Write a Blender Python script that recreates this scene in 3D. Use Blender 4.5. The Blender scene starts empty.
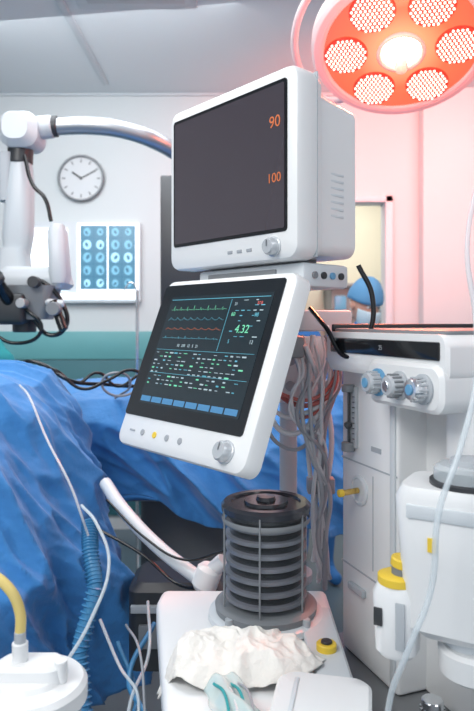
import bpy, bmesh, math, random
from mathutils import Vector, Matrix, Euler, noise
random.seed(4)
R=math.radians
scene=bpy.context.scene
scene.view_settings.view_transform='Standard'
COL=scene.collection

# ---------------------------------------------------------------- materials
def mat(name,c,rough=.5,metal=0,emis=None,es=0,alpha=1,bump=0,bscale=40,var=0,vscale=6,trans=0,spec=.5,sheen=0,coat=0,bdist=.01):
    m=bpy.data.materials.new(name); m.use_nodes=True
    nt=m.node_tree; b=nt.nodes['Principled BSDF']
    b.inputs['Base Color'].default_value=(*c,1)
    b.inputs['Roughness'].default_value=rough
    b.inputs['Metallic'].default_value=metal
    b.inputs['Alpha'].default_value=alpha
    b.inputs['Transmission Weight'].default_value=trans
    b.inputs['Specular IOR Level'].default_value=spec
    b.inputs['Sheen Weight'].default_value=sheen
    b.inputs['Coat Weight'].default_value=coat
    if emis:
        b.inputs['Emission Color'].default_value=(*emis,1)
        b.inputs['Emission Strength'].default_value=es
    if var or bump:
        tc=nt.nodes.new('ShaderNodeTexCoord')
    if var:
        n=nt.nodes.new('ShaderNodeTexNoise'); n.inputs['Scale'].default_value=vscale; n.inputs['Detail'].default_value=5
        nt.links.new(tc.outputs['Object'],n.inputs['Vector'])
        mx=nt.nodes.new('ShaderNodeMix'); mx.data_type='RGBA'
        mx.inputs[6].default_value=(*[v*(1-var) for v in c],1); mx.inputs[7].default_value=(*[min(1,v*(1+var)) for v in c],1)
        nt.links.new(n.outputs['Fac'],mx.inputs[0]); nt.links.new(mx.outputs[2],b.inputs['Base Color'])
    if bump:
        n2=nt.nodes.new('ShaderNodeTexNoise'); n2.inputs['Scale'].default_value=bscale; n2.inputs['Detail'].default_value=6
        nt.links.new(tc.outputs['Object'],n2.inputs['Vector'])
        bp=nt.nodes.new('ShaderNodeBump'); bp.inputs['Strength'].default_value=bump; bp.inputs['Distance'].default_value=bdist
        nt.links.new(n2.outputs['Fac'],bp.inputs['Height']); nt.links.new(bp.outputs['Normal'],b.inputs['Normal'])
    return m
WHITE=mat('white_plastic',(.78,.79,.795),.32,var=.03)
WHITE2=mat('cool_white_plastic',(.62,.66,.69),.4,var=.04)
LGREY=mat('light_grey_plastic',(.42,.45,.48),.45,var=.05)
GREY=mat('grey_plastic',(.2,.215,.23),.45,var=.06)
DARK=mat('dark_plastic',(.03,.033,.038),.4,var=.1)
BLACK=mat('black_gloss',(.008,.009,.011),.12)
CHROME=mat('chrome',(.75,.77,.79),.16,1)
SATIN=mat('satin_metal',(.42,.44,.47),.36,.85)
STEEL=mat('brushed_steel',(.40,.41,.425),.40,.6,var=.08,vscale=20)
WORKT=mat('worktop_grey',(.20,.21,.22),.38,.2,var=.08,vscale=12)
WALLM=mat('wall_paint',(.62,.665,.675),.7,var=.03,vscale=1.5)
CEILM=mat('ceiling_paint',(.66,.71,.735),.7,var=.03,vscale=1)
CEIL2=mat('ceiling_trim',(.56,.61,.64),.6)
TEAL=mat('teal_panel',(.13,.38,.40),.45,var=.05)
TEAL2=mat('dark_teal_panel',(.04,.16,.19),.5,var=.05)
FLOORM=mat('vinyl_floor',(.10,.15,.18),.3,var=.1,vscale=3)
BLUE=mat('drape_fabric',(.045,.235,.57),.75,bump=.4,bscale=14,var=.10,vscale=5,sheen=.2,bdist=.03)
GOWN=mat('gown_fabric',(.03,.17,.45),.8,var=.1,bump=.2)
CAPM=mat('cap_fabric',(.10,.30,.52),.8,var=.1)
TEALF=mat('teal_fabric',(.02,.32,.34),.8,bump=.3,var=.1)
MASK=mat('mask_fabric',(.5,.68,.75),.8)
SKIN=mat('skin',(.55,.32,.24),.55,var=.06)
YEL=mat('yellow_plastic',(.80,.56,.05),.4,var=.05)
PYEL=mat('pale_yellow_tube',(.80,.63,.22),.35,alpha=.9)
BRASS=mat('brass',(.75,.5,.15),.25,.9)
CLEAR=mat('clear_plastic',(.3,.34,.37),.04,alpha=.07,spec=.7)
CLEAR2=mat('translucent_tube',(.70,.77,.81),.2,alpha=.5)
WCAB=mat('white_cable',(.62,.64,.66),.4)
GCAB=mat('grey_cable',(.3,.32,.35),.45)
RCAB=mat('red_cable',(.50,.13,.11),.45)
BCAB=mat('blue_hose',(.05,.22,.42),.4)
GAUZE=mat('cream_gauze',(.84,.81,.76),.85,bump=.45,bscale=60,var=.05)
BEIGE=mat('beige_wall',(.52,.49,.41),.7,var=.1,vscale=2)
KNOB=mat('knob_grey',(.55,.58,.61),.25,.3)
KBLUE=mat('knob_blue',(.12,.32,.52),.35)
SCREEN1=mat('screen_glass',(.028,.026,.032),.12,emis=(.060,.044,.056),es=.5,spec=.8)
SCREEN2=mat('screen_glass_dark',(.010,.012,.015),.08,spec=.8)
SCREEN3=mat('screen_display',(.008,.014,.018),.09,emis=(.016,.028,.036),es=.5,spec=.9)
LIGHTBOX=mat('lightbox_glow',(.9,.95,1),.4,emis=(.85,.95,1),es=1.3)
TXO=mat('text_orange',(.4,.1,.03),.5,emis=(.50,.14,.05),es=.5)
TXG=mat('text_green',(.1,.4,.25),.5,emis=(.18,.62,.36),es=.55)
TXW=mat('text_white',(.3,.38,.4),.5,emis=(.38,.48,.52),es=.35)
TXC=mat('text_cyan',(.08,.3,.38),.5,emis=(.10,.36,.45),es=.4)
TXB=mat('softkey_blue',(.05,.16,.3),.4,emis=(.07,.20,.36),es=.5)
TXR=mat('text_red',(.5,.1,.1),.5,emis=(.7,.13,.1),es=.5)
TXD=mat('text_dim',(.3,.32,.34),.5)
BUT=mat('button_grey',(.35,.37,.4),.5)
LLED=mat('lamp_led',(1,.6,.5),.3,emis=(1,.64,.54),es=3.2)
LHOT=mat('lamp_core',(1,.8,.6),.3,emis=(1,.80,.60),es=9)
LRIM=mat('lamp_housing',(.85,.66,.65),.35,var=.03)
LORG=mat('lamp_module',(.30,.03,.02),.3,emis=(.62,.055,.03),es=.6)
FILMB=mat('film_base',(.02,.08,.14),.3,emis=(.03,.14,.24),es=1)
FILMI=mat('film_image',(.1,.25,.35),.3,emis=(.14,.38,.52),es=1)
FILMD=mat('film_image_dark',(.02,.06,.1),.3,emis=(.06,.22,.34),es=1)
FILML=mat('film_bone',(.2,.4,.5),.3,emis=(.38,.70,.85),es=1)
def lens_material():
    # red translucent lens over a central bulb: brighter near the bulb
    m=mat('lamp_lens',(.45,.06,.03),.15)
    nt=m.node_tree; b=nt.nodes['Principled BSDF']
    tc=nt.nodes.new('ShaderNodeTexCoord'); ln=nt.nodes.new('ShaderNodeVectorMath'); ln.operation='LENGTH'
    nt.links.new(tc.outputs['Object'],ln.inputs[0])
    cr=nt.nodes.new('ShaderNodeValToRGB'); mr=nt.nodes.new('ShaderNodeMapRange'); mr.inputs[2].default_value=.30
    nt.links.new(ln.outputs['Value'],mr.inputs[0]); nt.links.new(mr.outputs[0],cr.inputs[0])
    e=cr.color_ramp.elements
    e[0].position=.28; e[0].color=(1.0,.50,.25,1); e[1].position=1; e[1].color=(.85,.15,.08,1)
    x=e.new(.60); x.color=(1.0,.20,.09,1)
    nt.links.new(cr.outputs[0],b.inputs['Emission Color']); b.inputs['Emission Strength'].default_value=.95
    return m
LRED=lens_material()

# ---------------------------------------------------------------- helpers
def root(name,loc=(0,0,0),rot=(0,0,0)):
    o=bpy.data.objects.new(name,None); COL.objects.link(o); o.location=loc; o.rotation_euler=rot
    o.empty_display_size=.05
    return o
def rm(o): return Matrix.Translation(o.location)@o.rotation_euler.to_matrix().to_4x4()
def finish(name,me,m,parent=None,world=False,smooth=True,ang=35):
    if m and not me.materials: me.materials.append(m)
    if smooth:
        for p in me.polygons: p.use_smooth=True
        try: me.set_sharp_from_angle(angle=R(ang))
        except Exception: pass
    o=bpy.data.objects.new(name,me); COL.objects.link(o)
    if parent:
        o.parent=parent
        if world: o.matrix_parent_inverse=rm(parent).inverted()
    return o
def box(name,p,lo,hi,m,bev=.004,seg=2,world=False,rot=None):
    bm=bmesh.new(); bmesh.ops.create_cube(bm,size=1)
    c=[(a+b)/2 for a,b in zip(lo,hi)]; s=[abs(b-a) for a,b in zip(lo,hi)]
    for v in bm.verts: v.co=Vector((v.co.x*s[0],v.co.y*s[1],v.co.z*s[2]))
    if bev: bmesh.ops.bevel(bm,geom=bm.edges[:],offset=min(bev,min(s)*.45),segments=seg,profile=.5,affect='EDGES')
    me=bpy.data.meshes.new(name); bm.to_mesh(me); bm.free()
    o=finish(name,me,m,p,world); o.location=c
    if rot: o.rotation_euler=rot
    return o
def rrect(w,h,r,n=6):
    pts=[]; r=min(r,w/2-1e-4,h/2-1e-4)
    for cx,cz,a0 in ((w/2-r,h/2-r,0),(-w/2+r,h/2-r,90),(-w/2+r,-h/2+r,180),(w/2-r,-h/2+r,270)):
        for i in range(n+1):
            a=R(a0+90*i/n); pts.append((cx+r*math.cos(a),cz+r*math.sin(a)))
    return pts
def loft(name,p,secs,m,axis='Y',world=False,loc=(0,0,0),rot=None,ang=35):
    bm=bmesh.new(); rings=[]
    for t,w,h,r,cx,cz in secs:
        ring=[]
        for a,b in rrect(w,h,r):
            a+=cx;b+=cz
            ring.append(bm.verts.new((a,t,b) if axis=='Y' else (a,b,t)))
        rings.append(ring)
    n=len(rings[0])
    for A,B in zip(rings,rings[1:]):
        for i in range(n): bm.faces.new((A[i],A[(i+1)%n],B[(i+1)%n],B[i]))
    bm.faces.new(rings[0]); bm.faces.new(rings[-1])
    bmesh.ops.recalc_face_normals(bm,faces=bm.faces)
    me=bpy.data.meshes.new(name); bm.to_mesh(me); bm.free()
    o=finish(name,me,m,p,world,ang=ang); o.location=loc
    if rot: o.rotation_euler=rot
    return o
def lathe(name,p,prof,m,loc=(0,0,0),rot=(0,0,0),n=48,world=False,ang=35):
    bm=bmesh.new(); rings=[]
    for r,z in prof:
        r=max(r,1e-5)
        rings.append([bm.verts.new((r*math.cos(2*math.pi*i/n),r*math.sin(2*math.pi*i/n),z)) for i in range(n)])
    for A,B in zip(rings,rings[1:]):
        for i in range(n): bm.faces.new((A[i],A[(i+1)%n],B[(i+1)%n],B[i]))
    bm.faces.new(rings[0]); bm.faces.new(rings[-1])
    bmesh.ops.recalc_face_normals(bm,faces=bm.faces)
    me=bpy.data.meshes.new(name); bm.to_mesh(me); bm.free()
    o=finish(name,me,m,p,world,ang=ang); o.location=loc; o.rotation_euler=rot
    return o
def shell(name,p,prof,m,n=64):
    def f(u,v):
        t=v*(len(prof)-1); i=min(int(t),len(prof)-2); q=t-i
        r=prof[i][0]*(1-q)+prof[i+1][0]*q; z=prof[i][1]*(1-q)+prof[i+1][1]*q
        return (r*math.cos(2*math.pi*u),r*math.sin(2*math.pi*u),z)
    return grid(name,p,f,n,len(prof),m,closed=True)
def cyl(name,p,a,b,r,m,r2=None,n=32,world=False,bev=.1):
    a=Vector(a);b=Vector(b);L=(b-a).length; r2=r if r2 is None else r2
    e=min(r,r2)*bev
    o=lathe(name,p,[(r-e,0),(r,e),(r2,L-e),(r2-e,L)],m,n=n,world=world)
    o.location=a; o.rotation_euler=(b-a).to_track_quat('Z','Y').to_euler()
    return o
def prism(name,p,poly,z0,z1,m,bev=.006,world=True):
    bm=bmesh.new(); A=[bm.verts.new((x,y,z0)) for x,y in poly]; B=[bm.verts.new((x,y,z1)) for x,y in poly]; n=len(poly)
    for i in range(n): bm.faces.new((A[i],A[(i+1)%n],B[(i+1)%n],B[i]))
    bm.faces.new(A); bm.faces.new(B); bmesh.ops.recalc_face_normals(bm,faces=bm.faces)
    if bev: bmesh.ops.bevel(bm,geom=bm.edges[:],offset=bev,segments=3,profile=.5,affect='EDGES')
    me=bpy.data.meshes.new(name); bm.to_mesh(me); bm.free()
    return finish(name,me,m,p,world)
def tube(name,p,pts,r,m,world=False,cyc=False):
    cu=bpy.data.curves.new(name,'CURVE'); cu.dimensions='3D'; cu.bevel_depth=r; cu.bevel_resolution=3; cu.resolution_u=10; cu.use_fill_caps=True
    s=cu.splines.new('BEZIER'); s.bezier_points.add(len(pts)-1); s.use_cyclic_u=cyc
    for bp,q in zip(s.bezier_points,pts):
        bp.co=q; bp.handle_left_type=bp.handle_right_type='AUTO'
    cu.materials.append(m)
    o=bpy.data.objects.new(name,cu); COL.objects.link(o)
    if p:
        o.parent=p
        if world: o.matrix_parent_inverse=rm(p).inverted()
    return o
def text(name,p,s,loc,size,m,rot=(R(90),0,0)):
    cu=bpy.data.curves.new(name,'FONT'); cu.body=s; cu.size=size; cu.align_x='CENTER'; cu.align_y='CENTER'; cu.extrude=.0002
    cu.materials.append(m)
    o=bpy.data.objects.new(name,cu); COL.objects.link(o); o.parent=p; o.location=loc; o.rotation_euler=rot
    return o
def grid(name,p,fn,nu,nv,m,closed=False,world=False,thick=0,ang=180):
    bm=bmesh.new(); V=[[bm.verts.new(fn(i/(nu-1 if not closed else nu),j/(nv-1))) for i in range(nu)] for j in range(nv)]
    for j in range(nv-1):
        for i in range(nu if closed else nu-1):
            k=(i+1)%nu
            bm.faces.new((V[j][i],V[j][k],V[j+1][k],V[j+1][i]))
    bmesh.ops.recalc_face_normals(bm,faces=bm.faces)
    me=bpy.data.meshes.new(name); bm.to_mesh(me); bm.free()
    o=finish(name,me,m,p,world,ang=ang)
    if thick:
        sm=o.modifiers.new('thick','SOLIDIFY'); sm.thickness=thick
    return o
def nz(x,y,z=0,s=1): return noise.noise(Vector((x*s,y*s,z*s)))
def sstep(a,b,x):
    t=max(0,min(1,(x-a)/(b-a))); return t*t*(3-2*t)

# ---------------------------------------------------------------- camera
cam=bpy.data.cameras.new('camera'); co=bpy.data.objects.new('camera',cam); COL.objects.link(co)
co.location=(0,0,1.45); co.rotation_euler=(R(90),0,0)
cam.sensor_fit='VERTICAL'; cam.sensor_height=36; cam.lens=36*640/711; cam.shift_y=-.0471; cam.clip_start=.05
cam.dof.use_dof=True; cam.dof.focus_distance=1.28; cam.dof.aperture_fstop=5.0
scene.camera=co

# ---------------------------------------------------------------- room
CZ=3.05; WY=4.48
box('floor',None,(-3.4,-1.6,-.1),(2.6,7,0),FLOORM,0)
box('ceiling',None,(-3.4,-1.6,CZ),(2.6,7,CZ+.1),CEILM,0)
w=root('wall_back')
box('wall_left_part',w,(-3.3,WY,0),(.35,WY+.12,CZ),WALLM,0)
box('wall_right_part',w,(1.035,WY,0),(2.5,WY+.12,CZ),WALLM,0)
box('wall_over_door',w,(.35,WY,2.285),(1.035,WY+.12,CZ),WALLM,0)
box('wall_pilaster',None,(1.27,WY-.12,0),(2.5,WY-.001,CZ),WALLM,.004)
box('wall_left',None,(-3.4,-1.6,0),(-3.3,WY+.12,CZ),WALLM,0)
box('wall_right',None,(2.5,-1.6,0),(2.6,WY+.12,CZ),WALLM,0)
t=root('trim_1')
box('teal_band',t,(-3.28,WY-.02,1.19),(.30,WY,1.385),TEAL,.003)
box('dark_band',t,(-3.28,WY-.015,.1),(.30,WY,1.185),TEAL2,.003)
t=root('trim_2')
box('crown',t,(-3.28,WY-.02,CZ-.02),(1.26,WY,CZ),CEIL2,.003)
d=root('door_1')
box('jamb_left',d,(.30,WY-.03,0),(.35,WY+.13,2.33),WHITE2,.004)
box('jamb_right',d,(1.035,WY-.03,0),(1.085,WY+.13,2.33),WHITE2,.004)
box('lintel',d,(.30,WY-.03,2.285),(1.085,WY+.13,2.33),WHITE2,.004)
c=root('corridor')
box('corridor_back_wall',c,(-.6,6.6,0),(2.4,6.7,CZ),BEIGE,0)
box('corridor_side_wall',c,(1.5,WY+.13,0),(1.6,6.6,CZ),BEIGE,0)
box('corridor_cabinet',c,(.9,6.1,0),(1.5,6.58,1.78),GREY,.01)
box('corridor_shelf',c,(.88,6.05,1.78),(1.5,6.58,1.82),GREY,.005)
for i in range(4): box('corridor_bin_%d'%i,c,(.93+i*.14,6.08,1.5),(1.04+i*.14,6.10,1.7),[KBLUE,LGREY,KBLUE,LGREY][i],.01)
v=root('ceiling_panel')
box('rail',v,(-.9,1.2,CZ-.012),(-.86,4.3,CZ),CEIL2,.004)
box('air_grille',v,(-.80,2.95,CZ-.02),(-.20,3.24,CZ),CEIL2,.006)
box('air_grille_inner',v,(-.74,3.0,CZ-.024),(-.26,3.17,CZ-.018),LGREY,.004)

# clock
c=root('wall_clock',(-1.085,WY-.003,2.45),(R(90),0,0))
lathe('rim',c,[(.150,0),(.160,.0),(.163,.03),(.157,.042),(.148,.042),(.146,.02)],GREY)
lathe('face',c,[(.147,.0),(.147,.022)],mat('clock_face',(.60,.63,.65),.4))
for i in range(12):
    a=R(30*i); o=box('tick_%d'%i,c,(-.004,-.012,-.002),(.004,.012,.002),GREY,0)
    o.location=(.122*math.sin(a),.122*math.cos(a),.024); o.rotation_euler=(0,0,-a)
for nm,a,L,wd in (('hour_hand',305,.075,.006),('minute_hand',62,.11,.004)):
    o=box(nm,c,(-wd,0,0),(wd,L,.002),DARK,0); a=R(a); o.location=(L/2*math.sin(a),L/2*math.cos(a),.028); o.rotation_euler=(0,0,-a)
lathe('hub',c,[(.009,.022),(.009,.034)],DARK)

# x-ray light box with films
x=root('xray_light_box',(-1.10,WY-.031,1.865))
loft('housing',x,[(-.03,.86,.56,.02,0,0),(.03,.86,.56,.02,0,0)],WHITE2)
box('bright_panel',x,(-.40,-.042,-.20),(-.07,-.03,.23),LIGHTBOX,.002)
box('glow_panel',x,(.00,-.040,-.215),(.42,-.03,.265),LIGHTBOX,.002)
for k_,(fx0,fx1) in enumerate(((.022,.205),(.215,.40))):
    box('film_sheet_%d'%k_,x,(fx0,-.044,-.19),(fx1,-.040,.25),FILMB,.001)
    for i in range(2):
        for j in range(5):
            cx=fx0+.047+i*.089; cz=-.147+j*.088
            box('frame_%d_%d_%d'%(k_,i,j),x,(cx-.042,-.0448,cz-.042),(cx+.042,-.0440,cz+.042),FILMD,0)
            o=lathe('scan_%d_%d_%d'%(k_,i,j),x,[(.033,0),(.033,.001),(0,.001)],FILML if (k_+j)%3==0 else FILMI,loc=(cx,-.0448,cz),rot=(R(90),0,0),n=24)
            s_=.60+.45*math.sin(math.pi*(j+.8+i*.5)/6); o.scale=(.85*s_,1.0*s_,1)
            o=lathe('scan_core_%d_%d_%d'%(k_,i,j),x,[(.018,0),(.018,.001),(0,.001)],FILMB,loc=(cx+random.uniform(-.006,.006),-.0462,cz+random.uniform(-.007,.007)),rot=(R(90),0,0),n=7); o.scale=(.6*s_,1.0*s_,1); o.rotation_euler.y=random.uniform(-.9,.9)
box('lower_light',x,(-.40,-.05,-.262),(.41,-.03,-.222),LIGHTBOX,.004)

# ---------------------------------------------------------------- surgical microscope
s=root('surgical_microscope',(0,0,0))
ARM=mat('microscope_white',(.54,.58,.61),.35,var=.05)
loft('elbow_block',s,[(2.47,.10,.10,.04,-.86,2.21),(2.50,.15,.14,.05,-.855,2.205),(2.62,.15,.14,.05,-.855,2.205),(2.65,.10,.10,.04,-.855,2.205)],ARM)
cyl('elbow_collar',s,(-.80,2.56,2.225),(-.735,2.56,2.232),.046,ARM)
cyl('collar_ring',s,(-.74,2.56,2.232),(-.715,2.56,2.232),.042,DARK)
tube('chrome_arm',s,[(-.73,2.56,2.232),(-.60,2.56,2.236),(-.47,2.57,2.225),(-.34,2.62,2.195),(-.2,2.8,2.14),(-.1,3.12,2.06)],.036,SATIN)
cyl('upper_joint',s,(-.865,2.56,2.15),(-.868,2.56,2.08),.05,DARK)
loft('down_arm',s,[(1.70,.09,.09,.03,-.88,2.56),(1.80,.115,.11,.04,-.875,2.56),(2.0,.105,.10,.04,-.866,2.56),(2.1,.085,.085,.035,-.866,2.56)],ARM,axis='Z')
loft('side_lug',s,[(1.93,.05,.07,.02,-.92,2.55),(2.12,.06,.08,.02,-.915,2.55)],LGREY,axis='Z')
tube('loop_cable',s,[(-.83,2.50,2.10),(-.79,2.48,1.98),(-.745,2.48,1.93),(-.72,2.48,1.84)],.008,BLACK)
tube('loop_cable_2',s,[(-.80,2.48,1.62),(-.74,2.46,1.60),(-.67,2.46,1.52),(-.66,2.46,1.43),(-.72,2.46,1.40),(-.78,2.46,1.46)],.009,BLACK)
tube('loop_cable_3',s,[(-.96,2.46,1.66),(-.90,2.44,1.58),(-.80,2.42,1.50),(-.74,2.42,1.42),(-.84,2.42,1.37),(-.95,2.42,1.43)],.007,BLACK)
loft('carrier',s,[(1.58,.24,.16,.03,-.80,2.55),(1.60,.27,.18,.03,-.80,2.55),(1.645,.25,.17,.03,-.80,2.55),(1.665,.20,.14,.03,-.81,2.55)],ARM,axis='Z')
loft('carrier_neck',s,[(1.65,.12,.12,.03,-.885,2.55),(1.74,.10,.11,.03,-.885,2.55)],ARM,axis='Z')
loft('optic_pod',s,[(1.60,.055,.10,.02,-.69,2.50),(1.63,.07,.11,.025,-.69,2.50),(1.80,.065,.10,.025,-.70,2.50),(1.83,.045,.07,.02,-.70,2.50)],ARM,axis='Z')
loft('head_block',s,[(1.46,.22,.14,.03,-.84,2.50),(1.59,.26,.17,.03,-.83,2.50)],GREY,axis='Z')
box('head_dark',s,(-.98,2.40,1.44),(-.80,2.52,1.56),DARK,.02,3)
for i,xx in enumerate((-.93,-.86)):
    cyl('eyepiece_%d'%i,s,(xx,2.42,1.53),(xx-.01,2.32,1.60),.026,BLACK,.021)
    cyl('eyecup_%d'%i,s,(xx-.01,2.32,1.60),(xx-.012,2.30,1.615),.03,DARK)
cyl('objective',s,(-.83,2.50,1.47),(-.83,2.50,1.41),.045,DARK)
cyl('handle_bar',s,(-1.02,2.44,1.56),(-.66,2.44,1.52),.013,ARM)
cyl('handle_grip',s,(-.70,2.44,1.53),(-.655,2.42,1.42),.018,BLACK)
cyl('handle_grip_2',s,(-.93,2.44,1.55),(-.95,2.40,1.42),.018,BLACK)
cyl('knob_a',s,(-.76,2.42,1.60),(-.76,2.38,1.60),.022,DARK)
cyl('knob_b',s,(-.69,2.44,1.50),(-.69,2.39,1.50),.026,GREY)
cyl('knob_c',s,(-.80,2.41,1.52),(-.80,2.36,1.52),.018,STEEL)
cyl('column',s,(-.1,3.15,.12),(-.1,3.15,2.05),.05,ARM)
lathe('column_head',s,[(.05,0),(.09,.01),(.09,.12),(.05,.14)],ARM,loc=(-.1,3.15,1.99))
loft('floor_base',s,[(.03,.7,.6,.1,-.1,3.25),(.10,.66,.56,.1,-.1,3.25),(.15,.3,.3,.08,-.1,3.2)],ARM,axis='Z')
for i,(a,b) in enumerate(((-.38,3.02),(.18,3.02),(-.38,3.48),(.18,3.48))): cyl('caster_%d'%i,s,(a-.02,b,.032),(a+.02,b,.032),.032,DARK)
box('display',s,(-.355,2.96,1.49),(.06,3.0,2.13),DARK,.008)
box('display_mount',s,(-.14,2.99,1.75),(-.06,3.12,1.85),DARK,.004)

# iv pole
p=root('iv_pole')
cyl('pole',p,(-.53,3.4,.05),(-.53,3.4,1.62),.009,CHROME)
for i in range(5):
    a=R(72*i); cyl('leg_%d'%i,p,(-.53,3.4,.07),(-.53+.25*math.cos(a),3.4+.25*math.sin(a),.04),.012,STEEL)
    lathe('wheel_%d'%i,p,[(.02,-.01),(.025,0),(.02,.01)],DARK,loc=(-.53+.25*math.cos(a),3.4+.25*math.sin(a),.026),rot=(R(90),0,0),n=20)
tube('hook',p,[(-.53,3.4,1.61),(-.56,3.4,1.66),(-.60,3.4,1.62)],.004,CHROME)

# ---------------------------------------------------------------- surgical lamp
L=root('surgical_lamp',(.615,2.4,2.4775))
nrm=Vector((-.10,-.43,-.90)).normalized()
L.rotation_euler=nrm.to_track_quat('Z','Y').to_euler()
RL=.335
lathe('housing',L,[(RL-.05,.004),(RL-.032,.02),(RL-.012,.018),(RL,.0),(RL,-.045),(RL-.02,-.08),(RL-.10,-.11),(.15,-.13),(.05,-.14),(0,-.14)],LRIM,n=72)
lathe('lens',L,[(0,.006),(RL-.045,.006),(RL-.045,.009),(0,.010)],LRED,n=72)
bm=bmesh.new(); bm2=bmesh.new()
for k in range(6):
    a0=R(60*k); cx,cy=.204*math.cos(a0),.204*math.sin(a0)
    bmesh.ops.create_cone(bm2,cap_ends=True,segments=32,radius1=.084,radius2=.080,depth=.012,matrix=Matrix.Translation((cx,cy,.012)))
    for i in range(-5,6):
        for j in range(-5,6):
            px=.0160*(i+.5*(j%2)); py=.0139*j
            if math.hypot(px,py)<.074:
                bmesh.ops.create_icosphere(bm,subdivisions=1,radius=.0050,matrix=Matrix.Translation((cx+px,cy+py,.020)))
me=bpy.data.meshes.new('leds'); bm.to_mesh(me); bm.free(); finish('leds',me,LLED,L)
me=bpy.data.meshes.new('modules'); bm2.to_mesh(me); bm2.free(); finish('modules',me,LORG,L)
shell('core_ring',L,[(.080,.008),(.090,.028),(.078,.036),(.070,.016)],LRIM)
lathe('core',L,[(.0,.012),(.070,.012),(.066,.024),(0,.032)],LHOT)
lathe('handle',L,[(.022,.02),(.02,.07),(.024,.09),(.020,.115),(0,.12)],LRIM)
shell('rim_trim',L,[(RL-.052,.006),(RL-.042,.022),(RL-.034,.018)],LRIM)
pts=[]
inv=rm(L).to_3x3().inverted()
for a in range(-65,66,10):
    a2=R(a); d=inv@Vector((-math.cos(a2),math.sin(a2)*1.0,0)); d.z=0; d.normalize()
    rr=RL+.065-(.0 if abs(a)<60 else .05)
    pts.append((d.x*rr,d.y*rr,-.03))
pts=[tuple(Vector(pts[0])*.80)]+pts+[tuple(Vector(pts[-1])*.80)]
tube('grab_rail',L,pts,.014,LRIM)
lathe('hub_back',L,[(.06,-.13),(.06,-.2),(.03,-.21)],LRIM)
tube('yoke',L,[(.02,0,-.17),(.12,.02,-.22),(.16,.03,-.30)],.026,LRIM)
e=rm(L)@Vector((.16,.03,-.30))
cyl('arm_to_ceiling',L,e,(e.x,e.y,CZ-.02),.03,WHITE2,world=True)
lathe('ceiling_mount',L,[(.12,0),(.12,.04)],WHITE2,loc=(e.x,e.y,CZ-.041),world=True)

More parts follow.
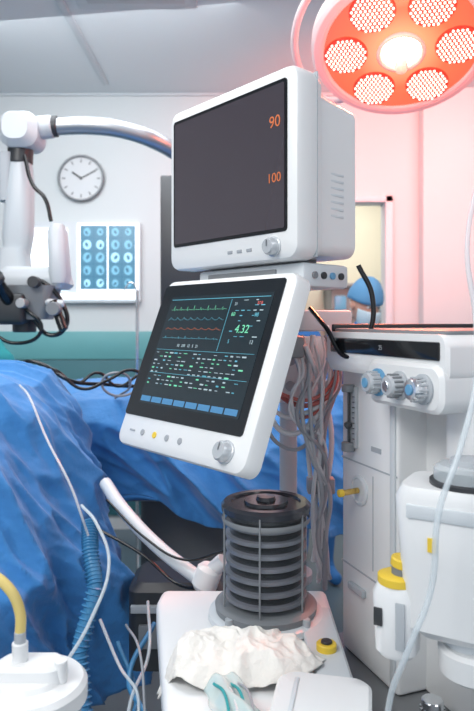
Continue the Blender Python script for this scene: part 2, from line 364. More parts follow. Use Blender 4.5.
# ---------------------------------------------------------------- surgeons
def surgeon(name,loc,yaw,h=1.72,lean=.16):
    r=root(name,loc,(0,0,yaw)); k=h/1.72
    J=[(0,.0,.95,.15,.12),(0,-.02,1.12,.14,.105),(0,-lean*.5,1.28,.155,.11),(0,-lean*.8,1.40,.13,.085),(0,-lean,1.47,.05,.05),(0,-lean-.01,1.54,.048,.05)]
    verts=[];edges=[];rad=[]
    for x,y,z,a,b in J: verts.append((x,y,z)); rad.append((a,b))
    edges=[(i,i+1) for i in range(5)]
    def chain(start,pts):
        prev=start
        for x,y,z,q in pts:
            verts.append((x,y,z)); rad.append((q,q)); edges.append((prev,len(verts)-1)); prev=len(verts)-1
        return prev
    for sx in (-1,1):
        chain(3,[(sx*.17,-lean*.8,1.40,.065),(sx*.23,-lean*.8-.02,1.26,.052),(sx*.25,-lean*.8-.08,1.12,.045),(sx*.20,-lean*.8-.22,1.10,.036),(sx*.15,-lean*.8-.32,1.12,.03)])
        chain(0,[(sx*.10,0,.85,.10),(sx*.11,.01,.5,.075),(sx*.11,.02,.28,.06),(sx*.11,.02,.10,.045),(sx*.11,-.02,.05,.045),(sx*.11,-.12,.035,.035)])
    me=bpy.data.meshes.new('body'); me.from_pydata([Vector(v)*k for v in verts],edges,[]); me.materials.append(GOWN)
    o=bpy.data.objects.new('body',me); COL.objects.link(o); o.parent=r
    o.modifiers.new('skin','SKIN').use_smooth_shade=True
    for i,sv in enumerate(me.skin_vertices[0].data):
        sv.radius=(rad[i][0]*k,rad[i][1]*k); sv.use_root=(i==0)
    o.modifiers.new('sub','SUBSURF').levels=2; o.modifiers['sub'].render_levels=2
    for sx in (-1,1):
        hv=[(0,0,0),(0,-.05,.0),(0,-.085,-.005)]; he=[(0,1),(1,2)]; hr=[.026,.032,.026]
        for f in range(4):
            bx=(f-1.5)*.02; L_=.07-.008*abs(f-1.2); b=len(hv)
            hv+=[(bx,-.095,-.005),(bx*1.1,-.095-L_*.5,-.012),(bx*1.1,-.095-L_,-.035)]; hr+=[.010,.009,.008]; he+=[(2,b),(b,b+1),(b+1,b+2)]
        b=len(hv); hv+=[(-sx*.035,-.05,-.01),(-sx*.05,-.085,-.025)]; hr+=[.012,.009]; he+=[(1,b),(b,b+1)]
        mh=bpy.data.meshes.new('hand'); mh.from_pydata(hv,he,[]); mh.materials.append(MASK)
        ho=bpy.data.objects.new('hand_%s'%('l' if sx<0 else 'r'),mh); COL.objects.link(ho); ho.parent=r
        ho.location=Vector((sx*.15,-lean*.8-.33,1.12))*k; ho.rotation_euler=(R(10),0,-sx*R(20))
        ho.modifiers.new('skin','SKIN').use_smooth_shade=True
        for i,sv in enumerate(mh.skin_vertices[0].data): sv.radius=(hr[i],hr[i]); sv.use_root=(i==0)
        ho.modifiers.new('sub','SUBSURF').levels=1
    hc=Vector((0,-lean-.03,1.62))*k
    def head(u,v):
        th=2*math.pi*u; ph=math.pi*v
        x=.074*math.sin(ph)*math.cos(th); y=.092*math.sin(ph)*math.sin(th); z=.112*math.cos(ph)
        if z<0: x*=1-.25*(-z/.112); y=y*(1-.1*(-z/.112))-.012*(-z/.112)
        if y<0:
            nose=math.exp(-((x/.014)**2))*math.exp(-(((z+.012)/.024)**2)); y-=.022*nose
            eye=math.exp(-(((abs(x)-.03)/.014)**2))*math.exp(-(((z-.012)/.012)**2)); y+=.010*eye
        return (x,y,z)
    H=root('head',hc); H.parent=r; H.rotation_euler=(R(22),0,0)
    grid('face',H,head,40,28,SKIN,closed=True)
    for sx in (-1,1):
        lathe('eye_%d'%sx,H,[(0,-.01),(.009,-.005),(.011,0),(.009,.005),(0,.01)],mat('eye',(.7,.7,.68),.2),loc=(sx*.03,-.076,.012),n=14)
        lathe('pupil_%d'%sx,H,[(0,0),(.004,0),(.004,.003)],DARK,loc=(sx*.03,-.086,.012),rot=(R(90),0,0),n=12)
        lathe('ear_%d'%sx,H,[(.0,-.008),(.018,-.004),(.022,.004),(.01,.008)],SKIN,loc=(sx*.077,.005,-.005),rot=(0,R(90),0),n=16)
    def cap(u,v):
        th=2*math.pi*u; ph=math.pi*.5*v
        f=1.12+.04*nz(th*2,v*3,3)
        return (.078*f*math.sin(ph)*math.cos(th),.098*f*math.sin(ph)*math.sin(th)+.008,.112*f*math.cos(ph)+.028-.02*math.sin(ph)*(math.sin(th)>0)*math.sin(th))
    grid('cap',H,cap,36,12,CAPM,closed=True,thick=.002)
    def mk(u,v):
        th=R(200+140*u); z=-.005-.085*v
        b=1+.10*math.sin(math.pi*v)
        return (.078*b*math.cos(th)*(1-.2*v),.1*b*math.sin(th)-.012,z)
    grid('mask',H,mk,20,10,MASK,thick=.002)
    return r
surgeon('surgeon',(.605,3.64,0),R(25),1.64,.18)
surgeon('surgeon',(.30,4.02,0),R(-10),1.70,.10)

# ---------------------------------------------------------------- operating table + drape
T=root('operating_table')
box('mattress',T,(-1.6,2.22,1.02),(.85,2.75,1.14),DARK,.03,3)
box('table_frame',T,(-1.6,2.25,.90),(.85,2.72,1.02),GREY,.01)
box('pedestal',T,(-.35,2.3,.2),(.15,2.68,.9),GREY,.03,3)
loft('foot',T,[(0,1.1,.5,.08,-.1,2.5),(.12,1.1,.5,.08,-.1,2.5),(.2,.6,.42,.06,-.1,2.5)],LGREY,axis='Z')
box('side_rail',T,(-1.2,2.10,.86),(.7,2.13,.90),STEEL,.004)
box('rail_bracket',T,(-.3,2.12,.86),(-.26,2.27,.95),STEEL,.002)
box('rail_bracket_2',T,(.3,2.12,.86),(.34,2.27,.95),STEEL,.002)

def folds(a,b,seed,sh):
    q=a+sh*b
    r1=1-abs(nz(q*3.2,b*1.3,seed)); r2=1-abs(nz(q*7.5,b*3.4,seed+7)); r3=1-abs(nz(q*15+b*6,b*9,seed+3))
    return .60*r1**2.5+.26*r2**3+.06*r3**3
D=root('surgical_drape')
def drapeB(u,v):
    x=-1.5+2.25*u
    prof=[(2.95,1.02),(2.88,1.18),(2.6,1.225),(2.3,1.22),(2.15,1.20),(2.075,1.13),(2.05,1.0),(2.03,.88)]
    zb=.80+.09*sstep(.1,-.5,x)
    prof.append((2.02,zb))
    t=v*(len(prof)-1); i=min(int(t),len(prof)-2); f=t-i
    y=prof[i][0]*(1-f)+prof[i+1][0]*f; z=prof[i][1]*(1-f)+prof[i+1][1]*f
    fo=folds(x,z*1.0-y*.4,2.3,.9)
    front=sstep(2.4,2.1,y)
    y-=front*.23*(fo-.45); z+=(1-front)*.11*(fo-.5)+front*.02*nz(x*6,v*3,9)
    z+=.04*nz(x*2.2,y*2,5)*(1-front*.5)
    if v>.99: z+=.02*math.sin(x*13)
    return (x,y,z)
grid('drape_table',D,drapeB,300,170,BLUE,thick=.003)
def drapeA(u,v):
    th=R(-215+245*u)
    cx,cy=-.86,1.80
    prof=[(0,1.325),(.18,1.325),(.36,1.315),(.48,1.285),(.56,1.21),(.63,1.10),(.70,.95),(.76,.80),(.81,.62),(.84,.45)]
    t=v*(len(prof)-1); i=min(int(t),len(prof)-2); f=t-i
    rr=prof[i][0]*(1-f)+prof[i+1][0]*f; z=prof[i][1]*(1-f)+prof[i+1][1]*f
    ax,ay=.66,.62
    am=sstep(.35,.9,rr)
    q=th*.80
    fo=folds(q,z*1.5,11.7,.55)
    rr2=rr+am*.29*(fo-.45)+.03*am*math.sin(th*8+3*z)
    z2=z+.05*(fo-.4)*(1-am)+.03*nz(th*3,z*4,1)*am
    x=cx+ax*rr2*math.cos(th); y=cy+ay*rr2*math.sin(th)
    x+=.03*nz(x*5,z*5,6)*am
    return (x,y,z2)
grid('drape_side',D,drapeA,340,170,BLUE,thick=.003)

S=root('instrument_table')
box('top',S,(-1.15,1.66,1.20),(-.66,1.96,1.23),STEEL,.006)
for i,(a,b) in enumerate(((-1.1,1.70),(-.71,1.70),(-1.1,1.92),(-.71,1.92))): cyl('leg_%d'%i,S,(a,b,0),(a,b,1.2),.014,STEEL)

def tow(u,v):
    th=2*math.pi*u; ph=math.pi*v; f=1+.15*nz(math.cos(th)*2,math.sin(th)*2,v*4)
    return (-.93+.13*f*math.sin(ph)*math.cos(th),2.25+.12*f*math.sin(ph)*math.sin(th),1.325+.085*f*math.cos(ph))
grid('folded_towel',None,tow,40,24,TEALF,closed=True)

C=root('monitor_leads')
tube('lead_a',C,[(-.72,2.0,1.27),(-.66,1.98,1.325),(-.60,1.97,1.32),(-.52,1.98,1.27),(-.42,2.05,1.25),(-.33,2.1,1.24),(-.25,2.12,1.25)],.006,BLACK)
tube('lead_b',C,[(-.64,2.0,1.26),(-.58,1.98,1.305),(-.50,2.0,1.26),(-.44,2.02,1.29),(-.38,2.04,1.245),(-.30,2.06,1.28),(-.26,2.1,1.22)],.005,BLACK)
tube('lead_c',C,[(-.40,2.1,1.20),(-.34,2.04,1.25),(-.36,2.0,1.29),(-.42,2.0,1.27),(-.40,2.03,1.22),(-.28,2.06,1.24)],.004,GCAB)
tube('lead_g',C,[(-.62,2.02,1.27),(-.55,1.96,1.29),(-.47,1.96,1.245),(-.40,1.98,1.27),(-.33,2.0,1.30),(-.27,2.02,1.26)],.005,BLACK)
tube('lead_d',C,[(-.55,1.62,1.29),(-.50,1.54,1.27),(-.44,1.48,1.18),(-.37,1.43,1.08),(-.345,1.42,1.02),(-.335,1.44,.97)],.003,CLEAR2)

# ---------------------------------------------------------------- monitors
def monitor_knob(p,x,z,y,r):
    lathe('dial',p,[(r*1.15,0),(r*1.15,.003),(r,.004),(r*.95,.016),(r*.8,.020),(0,.020)],KNOB,loc=(x,y,z),rot=(R(90),0,0))
    box('dial_mark',p,(x-.001,y-.022,z),(x+.001,y-.020,z+r*.7),GREY,0)
M1=root('patient_monitor',(-.021,1.359,1.57),(0,0,R(-49.5)))
W,H=.419,.370
loft('front_shell',M1,[(-.006,W-.03,H-.03,.02,0,H/2),(0,W-.006,H-.006,.026,0,H/2),(.008,W,H,.028,0,H/2),(.05,W,H,.028,0,H/2),(.07,W-.012,H-.012,.025,0,H/2),(.078,W-.04,H-.04,.02,0,H/2)],WHITE)
loft('rear_shell',M1,[(.07,W-.02,H-.05,.02,.0,H/2-.012),(.185,W-.03,H-.06,.025,0,H/2-.018),(.20,W-.06,H-.09,.02,0,H/2-.018)],WHITE)
box('seam',M1,(-W/2+.004,.052,.006),(W/2+.0006,.0535,H-.006),LGREY,0)
loft('screen_bezel',M1,[(-.0075,.374,.292,.008,0,.199),(-.004,.374,.292,.008,0,.199)],BLACK)
loft('screen',M1,[(-.0085,.360,.278,.004,0,.199),(-.0065,.360,.278,.004,0,.199)],SCREEN1)
monitor_knob(M1,.150,.026,-.006,.017)
text('reading_upper',M1,'90',(.155,-.0092,.266),.032,TXO)
text('reading_lower',M1,'100',(.153,-.0092,.158),.026,TXO)
for i in range(3): box('button_%d'%i,M1,(.07-i*.03,-.008,.022),(.085-i*.03,-.005,.029),BUT,.001)
for i in range(7): box('vent_side_%d'%i,M1,(W/2-.014,.10,.09+i*.014),(W/2-.0115,.145,.095+i*.014),WHITE2,.001)
box('module_base',M1,(-.14,.03,-.052),(W/2-.015,.165,-.004),WHITE2,.008)
box('module_neck',M1,(-.12,.05,-.01),(.12,.15,.02),GREY,.004)
box('module_slot',M1,(-.10,.026,-.042),(.12,.032,-.014),GREY,.002)
for i in range(4): cyl('port_%d'%i,M1,(W/2-.017,.06+i*.026,-.028),(W/2-.010,.06+i*.026,-.028),.007,[GREY,DARK,KBLUE,DARK][i])
M2=root('patient_monitor',(-.130,1.262,1.183),(R(-21.5),0,R(-49.5)))
W,H=.432,.39
loft('front_shell',M2,[(-.006,W-.03,H-.03,.02,0,H/2),(0,W-.006,H-.006,.024,0,H/2),(.007,W,H,.026,0,H/2),(.036,W,H,.026,0,H/2),(.044,W-.02,H-.02,.02,0,H/2)],WHITE)
loft('rear_shell',M2,[(.04,W-.06,H-.06,.02,0,H/2),(.075,W-.12,H-.12,.02,0,H/2)],LGREY)
loft('screen_bezel',M2,[(-.0078,.398,.308,.008,-.006,.220),(-.004,.398,.308,.008,-.006,.220)],SCREEN2)
loft('screen',M2,[(-.0086,.335,.25,.003,.004,.220),(-.0070,.335,.25,.003,.004,.220)],SCREEN3)
monitor_knob(M2,.162,.034,-.006,.019)
for i,xx in enumerate((-.115,-.07,-.025,.02)): 
    lathe('button_%d'%i,M2,[(.007,0),(.007,.002),(.006,.003)],[BUT,YEL,BUT,BUT][i],loc=(xx,-.005,.034),rot=(R(90),0,0),n=20)
box('led_bar',M2,(-.165,-.0075,.032),(-.145,-.005,.036),BUT,.0005)
yy=-.0094
def wave(nm,z,x0,x1,amp,m,kind):
    pts=[]; n=140
    for i in range(n):
        t=i/(n-1); x=x0+(x1-x0)*t; ph=(t*8)%1
        if kind==0: q=math.exp(-((ph-.4)/.03)**2)-.25*math.exp(-((ph-.47)/.03)**2)+.15*math.exp(-((ph-.7)/.06)**2)
        else: q=.7*math.exp(-((ph-.35)/.14)**2)+.3*math.exp(-((ph-.62)/.1)**2)
        pts.append((x,yy,z+amp*q))
    cu=bpy.data.curves.new(nm,'CURVE'); cu.dimensions='3D'; cu.bevel_depth=.0003
    s=cu.splines.new('POLY'); s.points.add(n-1)
    for p_,q in zip(s.points,pts): p_.co=(*q,1)
    cu.materials.append(m); o=bpy.data.objects.new(nm,cu); COL.objects.link(o); o.parent=M2
wave('trace_a',.312,-.15,.045,.010,TXG,0); wave('trace_b',.288,-.15,.045,.008,TXC,1); wave('trace_c',.266,-.15,.045,.006,TXO,1); wave('trace_d',.246,-.15,.045,.005,TXC,0)
text('value_main',M2,'4.32',(.110,yy,.268),.024,TXG)
text('value_b',M2,'60',(.070,yy,.300),.012,TXG); text('value_c',M2,'98',(.14,yy,.298),.012,TXC)
text('value_d',M2,'21',(.070,yy,.322),.009,TXW); text('value_e',M2,'37.0',(.14,yy,.323),.009,TXR); text('value_f',M2,'12',(.147,yy,.242),.011,TXW); text('value_g',M2,'5',(.08,yy,.242),.011,TXC)
box('header_bar',M2,(-.16,yy,.336),(.165,-.0084,.3372),TXC,0)
random.seed(9)
bmc={}
def cells(x0,x1,z0,z1,dx,dz,pr,mats,hs):
    nx=int((x1-x0)/dx); nzz=int((z1-z0)/dz)
    for r_ in range(nzz):
        for c_ in range(nx):
            if random.random()<pr:
                xx=x0+c_*dx; ln=random.uniform(.35,.75)*dx; zz=z1-r_*dz
                m_=random.choice(mats); bmc.setdefault(m_.name,(bmesh.new(),m_))
                bmesh.ops.create_cube(bmc[m_.name][0],size=1,matrix=Matrix.Translation((xx+ln/2,yy+.0003,zz))@Matrix.Diagonal((ln,.0006,random.choice(hs),1)))
cells(-.155,.16,.125,.212,.017,.0088,.66,[TXW,TXW,TXW,TXC,TXG],[.0012,.002,.003])
cells(.055,.165,.235,.330,.018,.011,.35,[TXW,TXC],[.0012,.002])
for kx,(b_,m_) in bmc.items():
    me=bpy.data.meshes.new('readouts'); b_.to_mesh(me); b_.free(); finish('readouts_'+kx,me,m_,M2,smooth=False)
box('table_rule',M2,(-.158,yy,.2185),(.165,-.0084,.2192),TXC,0)
box('table_rule_2',M2,(-.158,yy,.1655),(.165,-.0084,.1662),TXC,0)
box('column_rule',M2,(.052,yy,.222),(.0527,-.0084,.333),TXC,0)
for i in range(8): box('softkey_%d'%i,M2,(-.158+i*.041,yy,.100),(-.122+i*.041,-.0084,.112),TXB,0)
text('row_label',M2,'10   250   12   5   21',(-.05,yy,.229),.009,TXW)

# ---------------------------------------------------------------- monitor mounting post with cables
P=root('monitor_mount')
cyl('post',P,(.13,1.62,.84),(.13,1.62,1.56),.022,LGREY)
lathe('post_foot',P,[(.06,0),(.06,.02),(.03,.035)],LGREY,loc=(.13,1.62,.80))
box('arm_upper',P,(.02,1.46,1.50),(.15,1.63,1.515),LGREY,.006)
box('arm_lower',P,(-.0,1.40,1.37),(.15,1.64,1.42),GREY,.01)
box('cross_bracket',P,(.10,1.50,1.428),(.27,1.56,1.478),WHITE2,.008)
box('socket_box',P,(.09,1.50,1.26),(.21,1.58,1.415),WHITE,.008)
for i in range(2):
    for j in range(2): cyl('socket_%d%d'%(i,j),P,(.125+i*.045,1.50,1.30+j*.06),(.125+i*.045,1.492,1.30+j*.06),.012,LGREY,n=20)
box('lower_box',P,(.085,1.55,.86),(.17,1.66,1.0),WHITE2,.008)
B=root('cable_bundle')
tube('cable_w1',B,[(.20,1.42,1.44),(.235,1.46,1.36),(.19,1.47,1.28),(.185,1.46,1.15),(.18,1.47,1.0),(.19,1.48,.86)],.0055,WCAB)
tube('cable_w2',B,[(.22,1.42,1.43),(.20,1.46,1.33),(.165,1.47,1.2),(.17,1.46,1.08),(.205,1.47,.92),(.19,1.50,.84)],.005,WCAB)
tube('cable_w3',B,[(.15,1.40,1.40),(.19,1.45,1.30),(.215,1.46,1.2),(.2,1.46,1.05),(.175,1.47,.9)],.006,WCAB)
tube('cable_w4',B,[(.24,1.5,1.44),(.225,1.46,1.30),(.20,1.45,1.22),(.195,1.45,1.1),(.20,1.45,1.0),(.20,1.46,.84)],.0065,GCAB)
tube('cable_red',B,[(.08,1.46,1.30),(.13,1.44,1.265),(.18,1.43,1.27),(.215,1.43,1.30),(.225,1.44,1.35)],.0055,RCAB)
tube('cable_red2',B,[(.05,1.46,1.27),(.12,1.44,1.235),(.18,1.43,1.25),(.225,1.44,1.32)],.004,RCAB)
tube('cable_loop1',B,[(.06,1.46,1.29),(.11,1.44,1.20),(.17,1.43,1.23),(.21,1.44,1.33),(.20,1.45,1.41)],.006,WCAB)
tube('cable_loop2',B,[(.05,1.46,1.25),(.10,1.45,1.17),(.15,1.44,1.17),(.17,1.44,1.24)],.0045,GCAB)
tube('cable_loop3',B,[(.05,1.46,1.33),(.10,1.44,1.24),(.16,1.43,1.25),(.22,1.44,1.30),(.24,1.47,1.42)],.005,WCAB)
random.seed(21)
for i in range(9):
    j=lambda a: random.uniform(-a,a)
    tube('cable_extra_%d'%i,B,[(.10+.015*i+j(.01),1.44,1.42),(.13+.012*i+j(.02),1.42,1.34+j(.03)),(.12+.010*i+j(.025),1.42,1.26+j(.03)),(.18+j(.02),1.43,1.17+j(.03)),(.190+j(.018),1.44,1.07),(.192+j(.02),1.45,.96),(.195+j(.02),1.47,.86)],random.choice([.003,.004,.005]),random.choice([WCAB,WCAB,GCAB,LGREY,GCAB]))
tube('cable_red3',B,[(.06,1.45,1.32),(.11,1.43,1.285),(.17,1.42,1.28),(.22,1.43,1.33),(.235,1.45,1.42)],.004,RCAB)
tube('cable_black',B,[(.235,1.24,1.56),(.262,1.24,1.50),(.255,1.25,1.42),(.225,1.28,1.38),(.185,1.34,1.44),(.16,1.40,1.48)],.005,BLACK)
box('cable_clip',B,(.16,1.445,1.06),(.222,1.48,1.095),GCAB,.004)

# ---------------------------------------------------------------- anesthesia machine
A=root('anesthesia_machine',(.325,1.0,0),(0,0,R(-69.7)))
loft('top_unit',A,[(0,.385,.07,.02,-.1925,1.395),(.006,.395,.08,.022,-.1925,1.39),(.44,.395,.08,.022,-.1925,1.39),(.446,.385,.07,.02,-.1925,1.39)],WHITE)
box('top_plate',A,(-.375,.012,1.428),(-.012,.42,1.437),GREY,.004)
box('top_rail_left',A,(-.385,.01,1.43),(-.375,.43,1.446),DARK,.003)
box('top_rail_back',A,(-.385,.42,1.43),(-.01,.43,1.455),DARK,.003)
box('display_strip',A,(-.365,-.004,1.388),(-.012,.004,1.418),BLACK,.003)
text('strip_digits',A,'25',(-.175,-.0045,1.403),.012,TXD)
loft('knob_panel',A,[(-.008,.205,.066,.02,-.107,1.342),(-.002,.22,.08,.026,-.107,1.342),(.2,.22,.08,.026,-.107,1.342)],WHITE)
for i,s_ in enumerate((.042,.108,.174)):
    xk=-s_
    lathe('knob_base_%d'%i,A,[(.025,0),(.025,.004),(.022,.006)],[LGREY,LGREY,KBLUE][i],loc=(xk,-.008,1.341),rot=(R(90),0,0))
    lathe('knob_%d'%i,A,[(.019,.0),(.019,.018),(.016,.024),(.0,.025)],[CHROME,KNOB,KNOB][i],loc=(xk,-.012,1.341),rot=(R(90),0,0))
    for g in range(14):
        a=2*math.pi*g/14
        cyl('grip_%d_%d'%(i,g),A,(xk+.019*math.cos(a),-.014,1.341+.019*math.sin(a)),(xk+.019*math.cos(a),-.031,1.341+.019*math.sin(a)),.0022,GREY if i==1 else LGREY,n=8)
    cyl('knob_center_%d'%i,A,(xk,-.036,1.341),(xk,-.039,1.341),.009,[KBLUE,CHROME,KBLUE][i],n=24)
box('side_pillar',A,(-.07,.05,1.0),(.0,.42,1.37),WHITE,.015,3)
box('side_pillar_low',A,(-.05,.10,.745),(.0,.42,1.01),WHITE2,.012)
box('column',A,(-.41,.05,.742),(-.20,.36,1.362),WHITE,.008,3)
box('inner_panel',A,(-.205,.115,.742),(-.04,.36,1.35),WHITE,.004)
box('panel_line_h1',A,(-.408,.0485,1.155),(-.202,.0505,1.158),LGREY,0)
box('panel_line_h2',A,(-.408,.0485,.93),(-.202,.0505,.9335),LGREY,0)
box('panel_line_v',A,(-.285,.0485,.95),(-.283,.0505,1.14),LGREY,0)
box('column_edge',A,(-.222,.046,.76),(-.205,.052,1.30),WHITE2,.003)
box('flow_back',A,(-.378,.042,1.185),(-.340,.052,1.315),LGREY,.004)
cyl('flow_tube',A,(-.359,.036,1.195),(-.359,.036,1.305),.011,CLEAR)
cyl('flow_rod',A,(-.359,.038,1.195),(-.359,.038,1.305),.003,DARK,n=12)
lathe('flow_float',A,[(.004,0),(.0085,.006),(.0085,.012),(.003,.015)],DARK,loc=(-.359,.036,1.225))
cyl('flow_cap',A,(-.359,.036,1.303),(-.359,.036,1.318),.014,GREY)
cyl('flow_valve',A,(-.359,.036,1.178),(-.359,.036,1.197),.014,GREY)
for i in range(9): box('flow_mark_%d'%i,A,(-.3475,.038,1.205+i*.011),(-.342,.0415,1.2062+i*.011),DARK,0)
lathe('port_disc',A,[(.032,0),(.032,.003),(.026,.006),(.024,.003)],WHITE2,loc=(-.335,.05,1.10),rot=(R(90),0,0))
cyl('port_stem',A,(-.335,.046,1.10),(-.335,.010,1.098),.006,BRASS)
cyl('port_tip',A,(-.335,.010,1.098),(-.335,.0,1.098),.008,YEL)
box('latch',A,(-.37,.040,.885),(-.31,.052,.90),LGREY,.003)
box('small_label',A,(-.29,.0484,1.19),(-.255,.0505,1.20),LGREY,0)
prism('worktop',A,[(.20,.80),(.20,1.45),(.75,1.72),(.75,.80)],.70,.74,WORKT)
prism('worktop_lip',A,[(.20,.795),(.20,.81),(.75,.81),(.75,.795)],.70,.755,LGREY,.003)
prism('cabinet',A,[(-.10,.93),(-.13,1.38),(.22,1.44),(.73,1.66),(.73,.88),(.2,.88)],.12,.699,WHITE,.012)
for i in range(3): box('drawer_%d'%i,A,(.24,.865,.15+i*.18),(.70,.885,.31+i*.18),WHITE2,.006,world=True); 
for i in range(3): box('drawer_pull_%d'%i,A,(.38,.855,.25+i*.18),(.56,.867,.265+i*.18),GREY,.004,world=True)
for i,(a,b) in enumerate(((-.05,1.0),(-.08,1.32),(.66,.95),(.66,1.55))):
    cyl('caster_%d'%i,A,(a-.018,b,.05),(a+.018,b,.05),.05,DARK,world=True); cyl('caster_stem_%d'%i,A,(a,b,.05),(a,b,.13),.012,STEEL,world=True)
prism('breathing_block',A,[(-.165,1.42),(-.172,1.36),(-.10,.90),(.19,.90),(.197,.92),(.197,1.42)],.795,.858,WHITE,.014)
prism('block_support',A,[(-.12,1.38),(-.08,.94),(.17,.94),(.17,1.38)],.699,.796,LGREY,.006)
prism('block_plate',A,[(.12,1.30),(.13,1.02),(.188,1.02),(.188,1.30)],.857,.872,WHITE2,.005)
cyl('yellow_port',A,(.158,1.13,.866),(.158,1.13,.884),.018,YEL,world=True)
cyl('yellow_port_core',A,(.158,1.13,.883),(.158,1.13,.888),.010,DARK,world=True)
cyl('worktop_knob',A,(.342,1.12,.738),(.342,1.12,.775),.021,DARK,world=True)
cyl('worktop_knob_cap',A,(.342,1.12,.773),(.342,1.12,.79),.019,CHROME,world=True)
for i in range(12):
    a=2*math.pi*i/12; cyl('worktop_knob_rib_%d'%i,A,(.342+.02*math.cos(a),1.12+.02*math.sin(a),.742),(.342+.02*math.cos(a),1.12+.02*math.sin(a),.775),.0025,CHROME,n=8,world=True)

# absorber unit
Q=root('carbon_dioxide_absorber',(.328,.965,0),(0,0,R(-30)))
loft('body',Q,[(.985,.10,.09,.03,0,0),(1.0,.135,.12,.035,0,0),(1.10,.145,.13,.035,0,0),(1.19,.158,.135,.035,0,0),(1.208,.14,.12,.03,0,0)],WHITE,axis='Z')
lathe('clear_lid',Q,[(.044,1.204),(.052,1.209),(.052,1.232),(.044,1.238),(0,1.238)],CLEAR2,loc=(.022,0,0))
lathe('lid_ring',Q,[(.054,1.204),(.058,1.207),(.058,1.214),(.053,1.216)],DARK,loc=(.022,0,0))
lathe('lid_cap',Q,[(.03,1.238),(.028,1.246),(0,1.248)],LGREY,loc=(.022,0,0))
box('panel_step',Q,(-.055,-.070,1.165),(.055,-.064,1.185),WHITE2,.002)
box('yellow_sticker',Q,(-.024,-.0690,1.12),(-.012,-.064,1.140),YEL,0)
loft('lower_canister',Q,[(.945,.05,.05,.02,0,0),(.953,.062,.060,.022,0,0),(1.04,.070,.066,.024,0,0),(1.055,.056,.052,.022,0,0)],WHITE,axis='Z',loc=(-.078,-.03,0))
lathe('canister_yellow_ring',Q,[(.024,1.050),(.030,1.053),(.030,1.064),(.022,1.068)],YEL,loc=(-.078,-.03,0))
cyl('canister_cap',Q,(-.070,-.03,1.064),(-.070,-.03,1.080),.017,GREY)
cyl('canister_yellow_top',Q,(-.070,-.03,1.078),(-.068,-.03,1.092),.019,YEL)
box('canister_label',Q,(-.105,-.0645,.995),(-.092,-.0615,1.022),DARK,.001)
box('canister_hinge',Q,(-.05,-.03,.99),(-.02,.0,1.05),WHITE2,.004)
box('level_window',Q,(-.072,-.0645,.965),(-.058,-.0615,1.035),LGREY,.001)
box('bracket',Q,(-.03,.04,1.05),(.03,.17,1.12),LGREY,.006)
cyl('drain',Q,(.02,0,.985),(.02,0,.955),.034,WHITE2)
lathe('drain_bowl',Q,[(.04,.925),(.05,.932),(.052,.965),(.045,.97)],WHITE,loc=(.028,0,0))

# bellows
V=root('ventilator_bellows',(.058,1.285,.858))
lathe('base_flange',V,[(.112,0),(.116,.004),(.114,.014),(.104,.018),(.100,.018)],WHITE2,n=64)
lathe('base_ring',V,[(.100,.014),(.102,.03),(.094,.034),(.09,.034)],GREY,n=64)
prof=[(.07,.03)]
nb=7; h0=.036; hh=(.205-h0)/nb
for i in range(nb):
    z=h0+i*hh
    prof+=[(.056,z),(.074,z+hh*.28),(.080,z+hh*.5),(.074,z+hh*.72),(.056,z+hh)]
BEL=mat('bellows_rubber',(.030,.033,.040),.35,spec=.5)
BELR=mat('bellows_ring',(.17,.18,.21),.3,.2)
lathe('bellows',V,prof,BEL,n=64,ang=80)
for i in range(nb): lathe('bellows_ring_%d'%i,V,[(.0785,h0+(i+.34)*hh),(.0812,h0+(i+.40)*hh),(.0812,h0+(i+.68)*hh),(.0785,h0+(i+.74)*hh)],BELR,n=64)
lathe('top_plate',V,[(.070,.205),(.078,.207),(.078,.213),(0,.213)],DARK,n=64)
shell('dome',V,[(.0865,.030),(.0865,.15),(.0865,.220)],CLEAR)
lathe('dome_cap',V,[(.080,.217),(.089,.217),(.090,.228),(.084,.234),(.070,.234),(.068,.230),(.045,.230),(.043,.236),(.020,.236),(.018,.243),(0,.244)],mat('smoked_cap',(.03,.033,.042),.18,spec=.6),n=64)
shell('dome_band',V,[(.0875,.196),(.0885,.199),(.0885,.203),(.0875,.206)],GREY)
for i in range(6):
    a=R(20+60*i); cyl('guide_%d'%i,V,(.088*math.cos(a),.088*math.sin(a),.03),(.088*math.cos(a),.088*math.sin(a),.222),.002,GREY,n=10)
for i in range(4):
    a=R(45+90*i); cyl('clamp_%d'%i,V,(.103*math.cos(a),.103*math.sin(a),.012),(.103*math.cos(a),.103*math.sin(a),.03),.008,LGREY,n=16)

# gauze
def gz(u,v):
    th=2*math.pi*u; e=1+.14*nz(math.cos(th)*1.6,math.sin(th)*1.6,4)+.05*nz(math.cos(th)*6,math.sin(th)*6,8)
    rx,ry=.137*e*v,.078*e*v
    x=.000+rx*math.cos(th); y=1.088+ry*math.sin(th)
    fo=(1-abs(nz(x*12,y*9,2)))**2*.024+(1-abs(nz(x*26+3,y*22,7)))**2*.014+(1-abs(nz(x*50+3,y*44,3)))**2*.005
    z=.862+.024*(1-v**3)*(1)+fo*(1-.6*v**4)
    if x<-.10: z-=(-.10-x)*1.6
    return (x,y,z)
grid('gauze_cloth',None,gz,200,80,GAUZE,closed=True,thick=.0015)

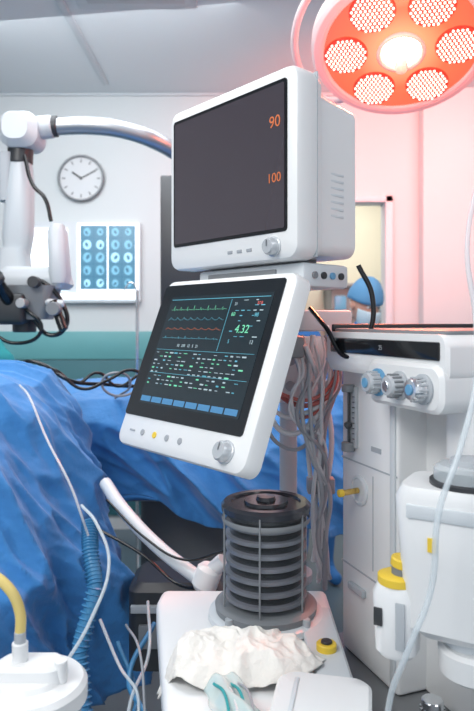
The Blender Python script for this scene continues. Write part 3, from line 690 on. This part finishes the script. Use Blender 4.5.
X=root('plastic_container',(.122,.93,.862),(0,0,R(-12)))
loft('body',X,[(0,.13,.16,.02,0,0),(.006,.14,.17,.025,0,0),(.026,.145,.175,.028,0,0),(.031,.135,.165,.026,0,0),(.033,.09,.12,.02,0,0)],WHITE,axis='Z')
box('ridge',X,(-.045,-.06,.032),(-.038,.06,.036),WHITE2,.002)
Y=root('sterile_package',(-.005,.94,.866),(R(-6),R(4),R(14)))
PK=mat('package_film',(.62,.76,.75),.15,alpha=.7,spec=.8)
def pk(u,v): return ((u-.5)*.065+.004*math.sin(v*9),(v-.5)*.15,.020*math.sin(math.pi*u)+.005*math.sin(u*12+v*5)+.016)
grid('film',Y,pk,24,30,PK,thick=.001)
for i in range(4): tube('coil_%d'%i,Y,[(-.020+i*.012,-.06,.026),(-.016+i*.012,0,.038),(-.019+i*.012,.055,.028)],.0022,[TEALF,WCAB,TEALF,GCAB][i])

# ---------------------------------------------------------------- left lower equipment
G=root('breathing_hose')
tube('white_arm',G,[(-.36,1.75,1.01),(-.30,1.66,.97),(-.19,1.56,.90),(-.085,1.50,.845)],.017,WHITE2)
lathe('joint',G,[(.022,-.03),(.03,-.02),(.03,.02),(.022,.03)],WHITE,loc=(-.07,1.49,.855),rot=(0,R(20),0))
cyl('outlet',G,(-.07,1.49,.86),(-.03,1.48,.90),.018,WHITE2)
cyl('drop_pipe',G,(-.07,1.49,.83),(-.07,1.49,.62),.016,LGREY)
tube('arm_wire',G,[(-.33,1.62,1.0),(-.22,1.54,.93),(-.12,1.48,.90),(-.03,1.45,.93)],.003,BLACK)
tube('arm_wire_2',G,[(-.36,1.62,.93),(-.24,1.58,.88),(-.12,1.52,.82),(-.05,1.47,.86)],.004,BLACK)
U=root('corrugated_hose')
hp=[Vector((-.345,1.50,.98)),Vector((-.335,1.46,.93)),Vector((-.315,1.42,.86)),Vector((-.34,1.38,.74)),Vector((-.32,1.34,.62))]
tube('core',U,[tuple(q) for q in hp],.016,BCAB)
for i in range(40):
    t=i/40*(len(hp)-1); k_=int(t); q=hp[k_].lerp(hp[k_+1],t-k_); dr=(hp[k_+1]-hp[k_])
    o=lathe('rib_%d'%i,U,[(.016,-.003),(.020,0),(.016,.003)],BCAB,n=20); o.location=q; o.rotation_euler=dr.to_track_quat('Z','Y').to_euler()
E=root('warming_unit')
loft('case',E,[(.56,.26,.18,.03,-.15,1.72),(.76,.26,.18,.03,-.15,1.72),(.78,.22,.15,.03,-.15,1.72)],DARK,axis='Z')
box('case_band',E,(-.27,1.622,.71),(-.03,1.632,.73),LGREY,.002)
box('case_screen',E,(-.25,1.622,.62),(-.15,1.632,.68),GREY,.002)
cyl('stand',E,(-.15,1.72,.05),(-.15,1.72,.57),.02,STEEL)
lathe('stand_base',E,[(.16,0),(.16,.02),(.03,.06)],GREY,loc=(-.15,1.72,0))
Z=root('infusion_lines')
tube('line_a',Z,[(-.22,1.58,.76),(-.20,1.45,.70),(-.22,1.30,.66),(-.20,1.2,.58)],.004,CLEAR2)
tube('line_b',Z,[(-.30,1.40,.80),(-.25,1.36,.72),(-.20,1.30,.68),(-.24,1.2,.56)],.0035,CLEAR2)
tube('line_c',Z,[(-.26,1.5,.74),(-.21,1.38,.74),(-.18,1.26,.66),(-.16,1.2,.52)],.003,GCAB)
tube('line_d',Z,[(-.20,1.55,.72),(-.24,1.42,.66),(-.18,1.30,.62),(-.22,1.2,.50)],.006,BCAB)
tube('line_f',Z,[(-.28,1.5,.70),(-.22,1.40,.62),(-.25,1.28,.60),(-.20,1.2,.48)],.005,BCAB)
tube('line_e',Z,[(-.33,1.36,1.06),(-.285,1.3,1.04),(-.25,1.25,.98),(-.27,1.18,.90),(-.31,1.08,.84),(-.31,.98,.83)],.0035,CLEAR2)

# suction canister
F=root('suction_canister',(-.29,.90,-.015))
lathe('jar',F,[(.055,.72),(.062,.73),(.070,.93),(.070,.94)],CLEAR2)
lathe('lid',F,[(.070,.930),(.078,.934),(.078,.955),(.072,.962),(.05,.966),(.045,.972),(0,.973)],WHITE)
loft('lid_top',F,[(.968,.10,.055,.02,.0,0),(.985,.095,.05,.02,0,0),(.99,.08,.04,.015,0,0)],WHITE,axis='Z')
cyl('elbow_post',F,(-.015,0,.985),(-.015,0,1.015),.011,WHITE)
cyl('elbow_port',F,(-.015,0,1.012),(-.015,0,1.03),.008,LGREY)
cyl('side_port',F,(.045,-.01,.965),(.045,-.01,.995),.009,WHITE)
tube('yellow_tube',F,[(-.015,0,1.02),(-.016,0,1.06),(-.035,0,1.095),(-.075,.01,1.112),(-.14,.03,1.115)],.0075,PYEL)
cyl('stand_pole',F,(-.10,.04,.045),(-.10,.04,.98),.012,STEEL)
box('stand_clamp',F,(-.11,.0,.90),(-.06,.06,.93),STEEL,.004)
lathe('stand_foot',F,[(.17,0),(.17,.02),(.03,.04)],GREY,loc=(-.10,.04,.015))
box('jar_shelf',F,(-.11,-.07,.705),(.07,.07,.72),STEEL,.004)

Hh=root('oxygen_tubing')
tube('hanging_tube',Hh,[(.42,1.05,1.95),(.375,.98,1.70),(.345,.96,1.56),(.350,.94,1.46),(.345,.92,1.38),(.30,.86,1.28),(.265,.84,1.20),(.255,.84,1.10),(.225,.84,1.02),(.205,.86,.94),(.205,.87,.84),(.215,.87,.76)],.0042,CLEAR2)
tube('short_tube',Hh,[(.50,1.1,1.60),(.42,1.0,1.52),(.38,.95,1.44),(.375,.95,1.34),(.37,.95,1.27)],.006,WCAB)

# ---------------------------------------------------------------- lights
def area(name,loc,tgt,size,e,c=(1,1,1),sy=None):
    l=bpy.data.lights.new(name,'AREA'); l.energy=e; l.color=c; l.size=size
    if sy: l.shape='RECTANGLE'; l.size_y=sy
    o=bpy.data.objects.new(name,l); COL.objects.link(o); o.location=loc
    o.rotation_euler=(Vector(tgt)-Vector(loc)).to_track_quat('-Z','Y').to_euler()
area('added_key_light',(-1.1,.1,2.95),(0,1.5,1.1),1.3,60,(1,.99,.965))  # added key from the left front, brightens the machine
area('ceiling_light_center',(-.6,2.2,3.0),(-.6,2.2,0),1.6,38,(.95,.98,1))
area('ceiling_light_back',(-.8,3.2,2.9),(-.6,4.5,1.8),1.6,27,(.95,.98,1))
area('added_wall_fill_right',(1.6,3.2,2.95),(1.4,4.4,1.4),1.0,20,(1,.95,.94))  # added fill that brightens the right part of the back wall
area('ceiling_light_front_right',(1.3,-.1,2.95),(.4,1.2,1.1),1.0,13,(.97,.98,1))
area('corridor_light',(1.0,5.6,2.9),(1.0,5.6,0),1.0,44,(1,.96,.88))
def pt(name,loc,e,c,r=.1):
    l=bpy.data.lights.new(name,'POINT'); l.energy=e; l.color=c; l.shadow_soft_size=r
    o=bpy.data.objects.new(name,l); COL.objects.link(o); o.location=loc
def spot(name,loc,tgt,e,c,ang,blend=1,r=.12):
    l=bpy.data.lights.new(name,'SPOT'); l.energy=e; l.color=c; l.spot_size=R(ang); l.spot_blend=blend; l.shadow_soft_size=r
    o=bpy.data.objects.new(name,l); COL.objects.link(o); o.location=loc
    o.rotation_euler=(Vector(tgt)-Vector(loc)).to_track_quat('-Z','Y').to_euler()
pt('lamp_red_light',(.56,2.18,2.28),13,(1,.15,.07),.12)
spot('lamp_beam',(.55,2.15,2.30),(.12,1.42,1.85),120,(1,.18,.08),75)
spot('added_red_wall_wash',(.85,2.9,2.65),(1.05,4.48,2.5),130,(1,.11,.06),115,1,.2)  # added red spot behind the lamp, stands in for its red haze
wd=bpy.data.worlds.new('world'); scene.world=wd; wd.use_nodes=True
wd.node_tree.nodes['Background'].inputs[0].default_value=(.84,.91,1,1); wd.node_tree.nodes['Background'].inputs[1].default_value=.95
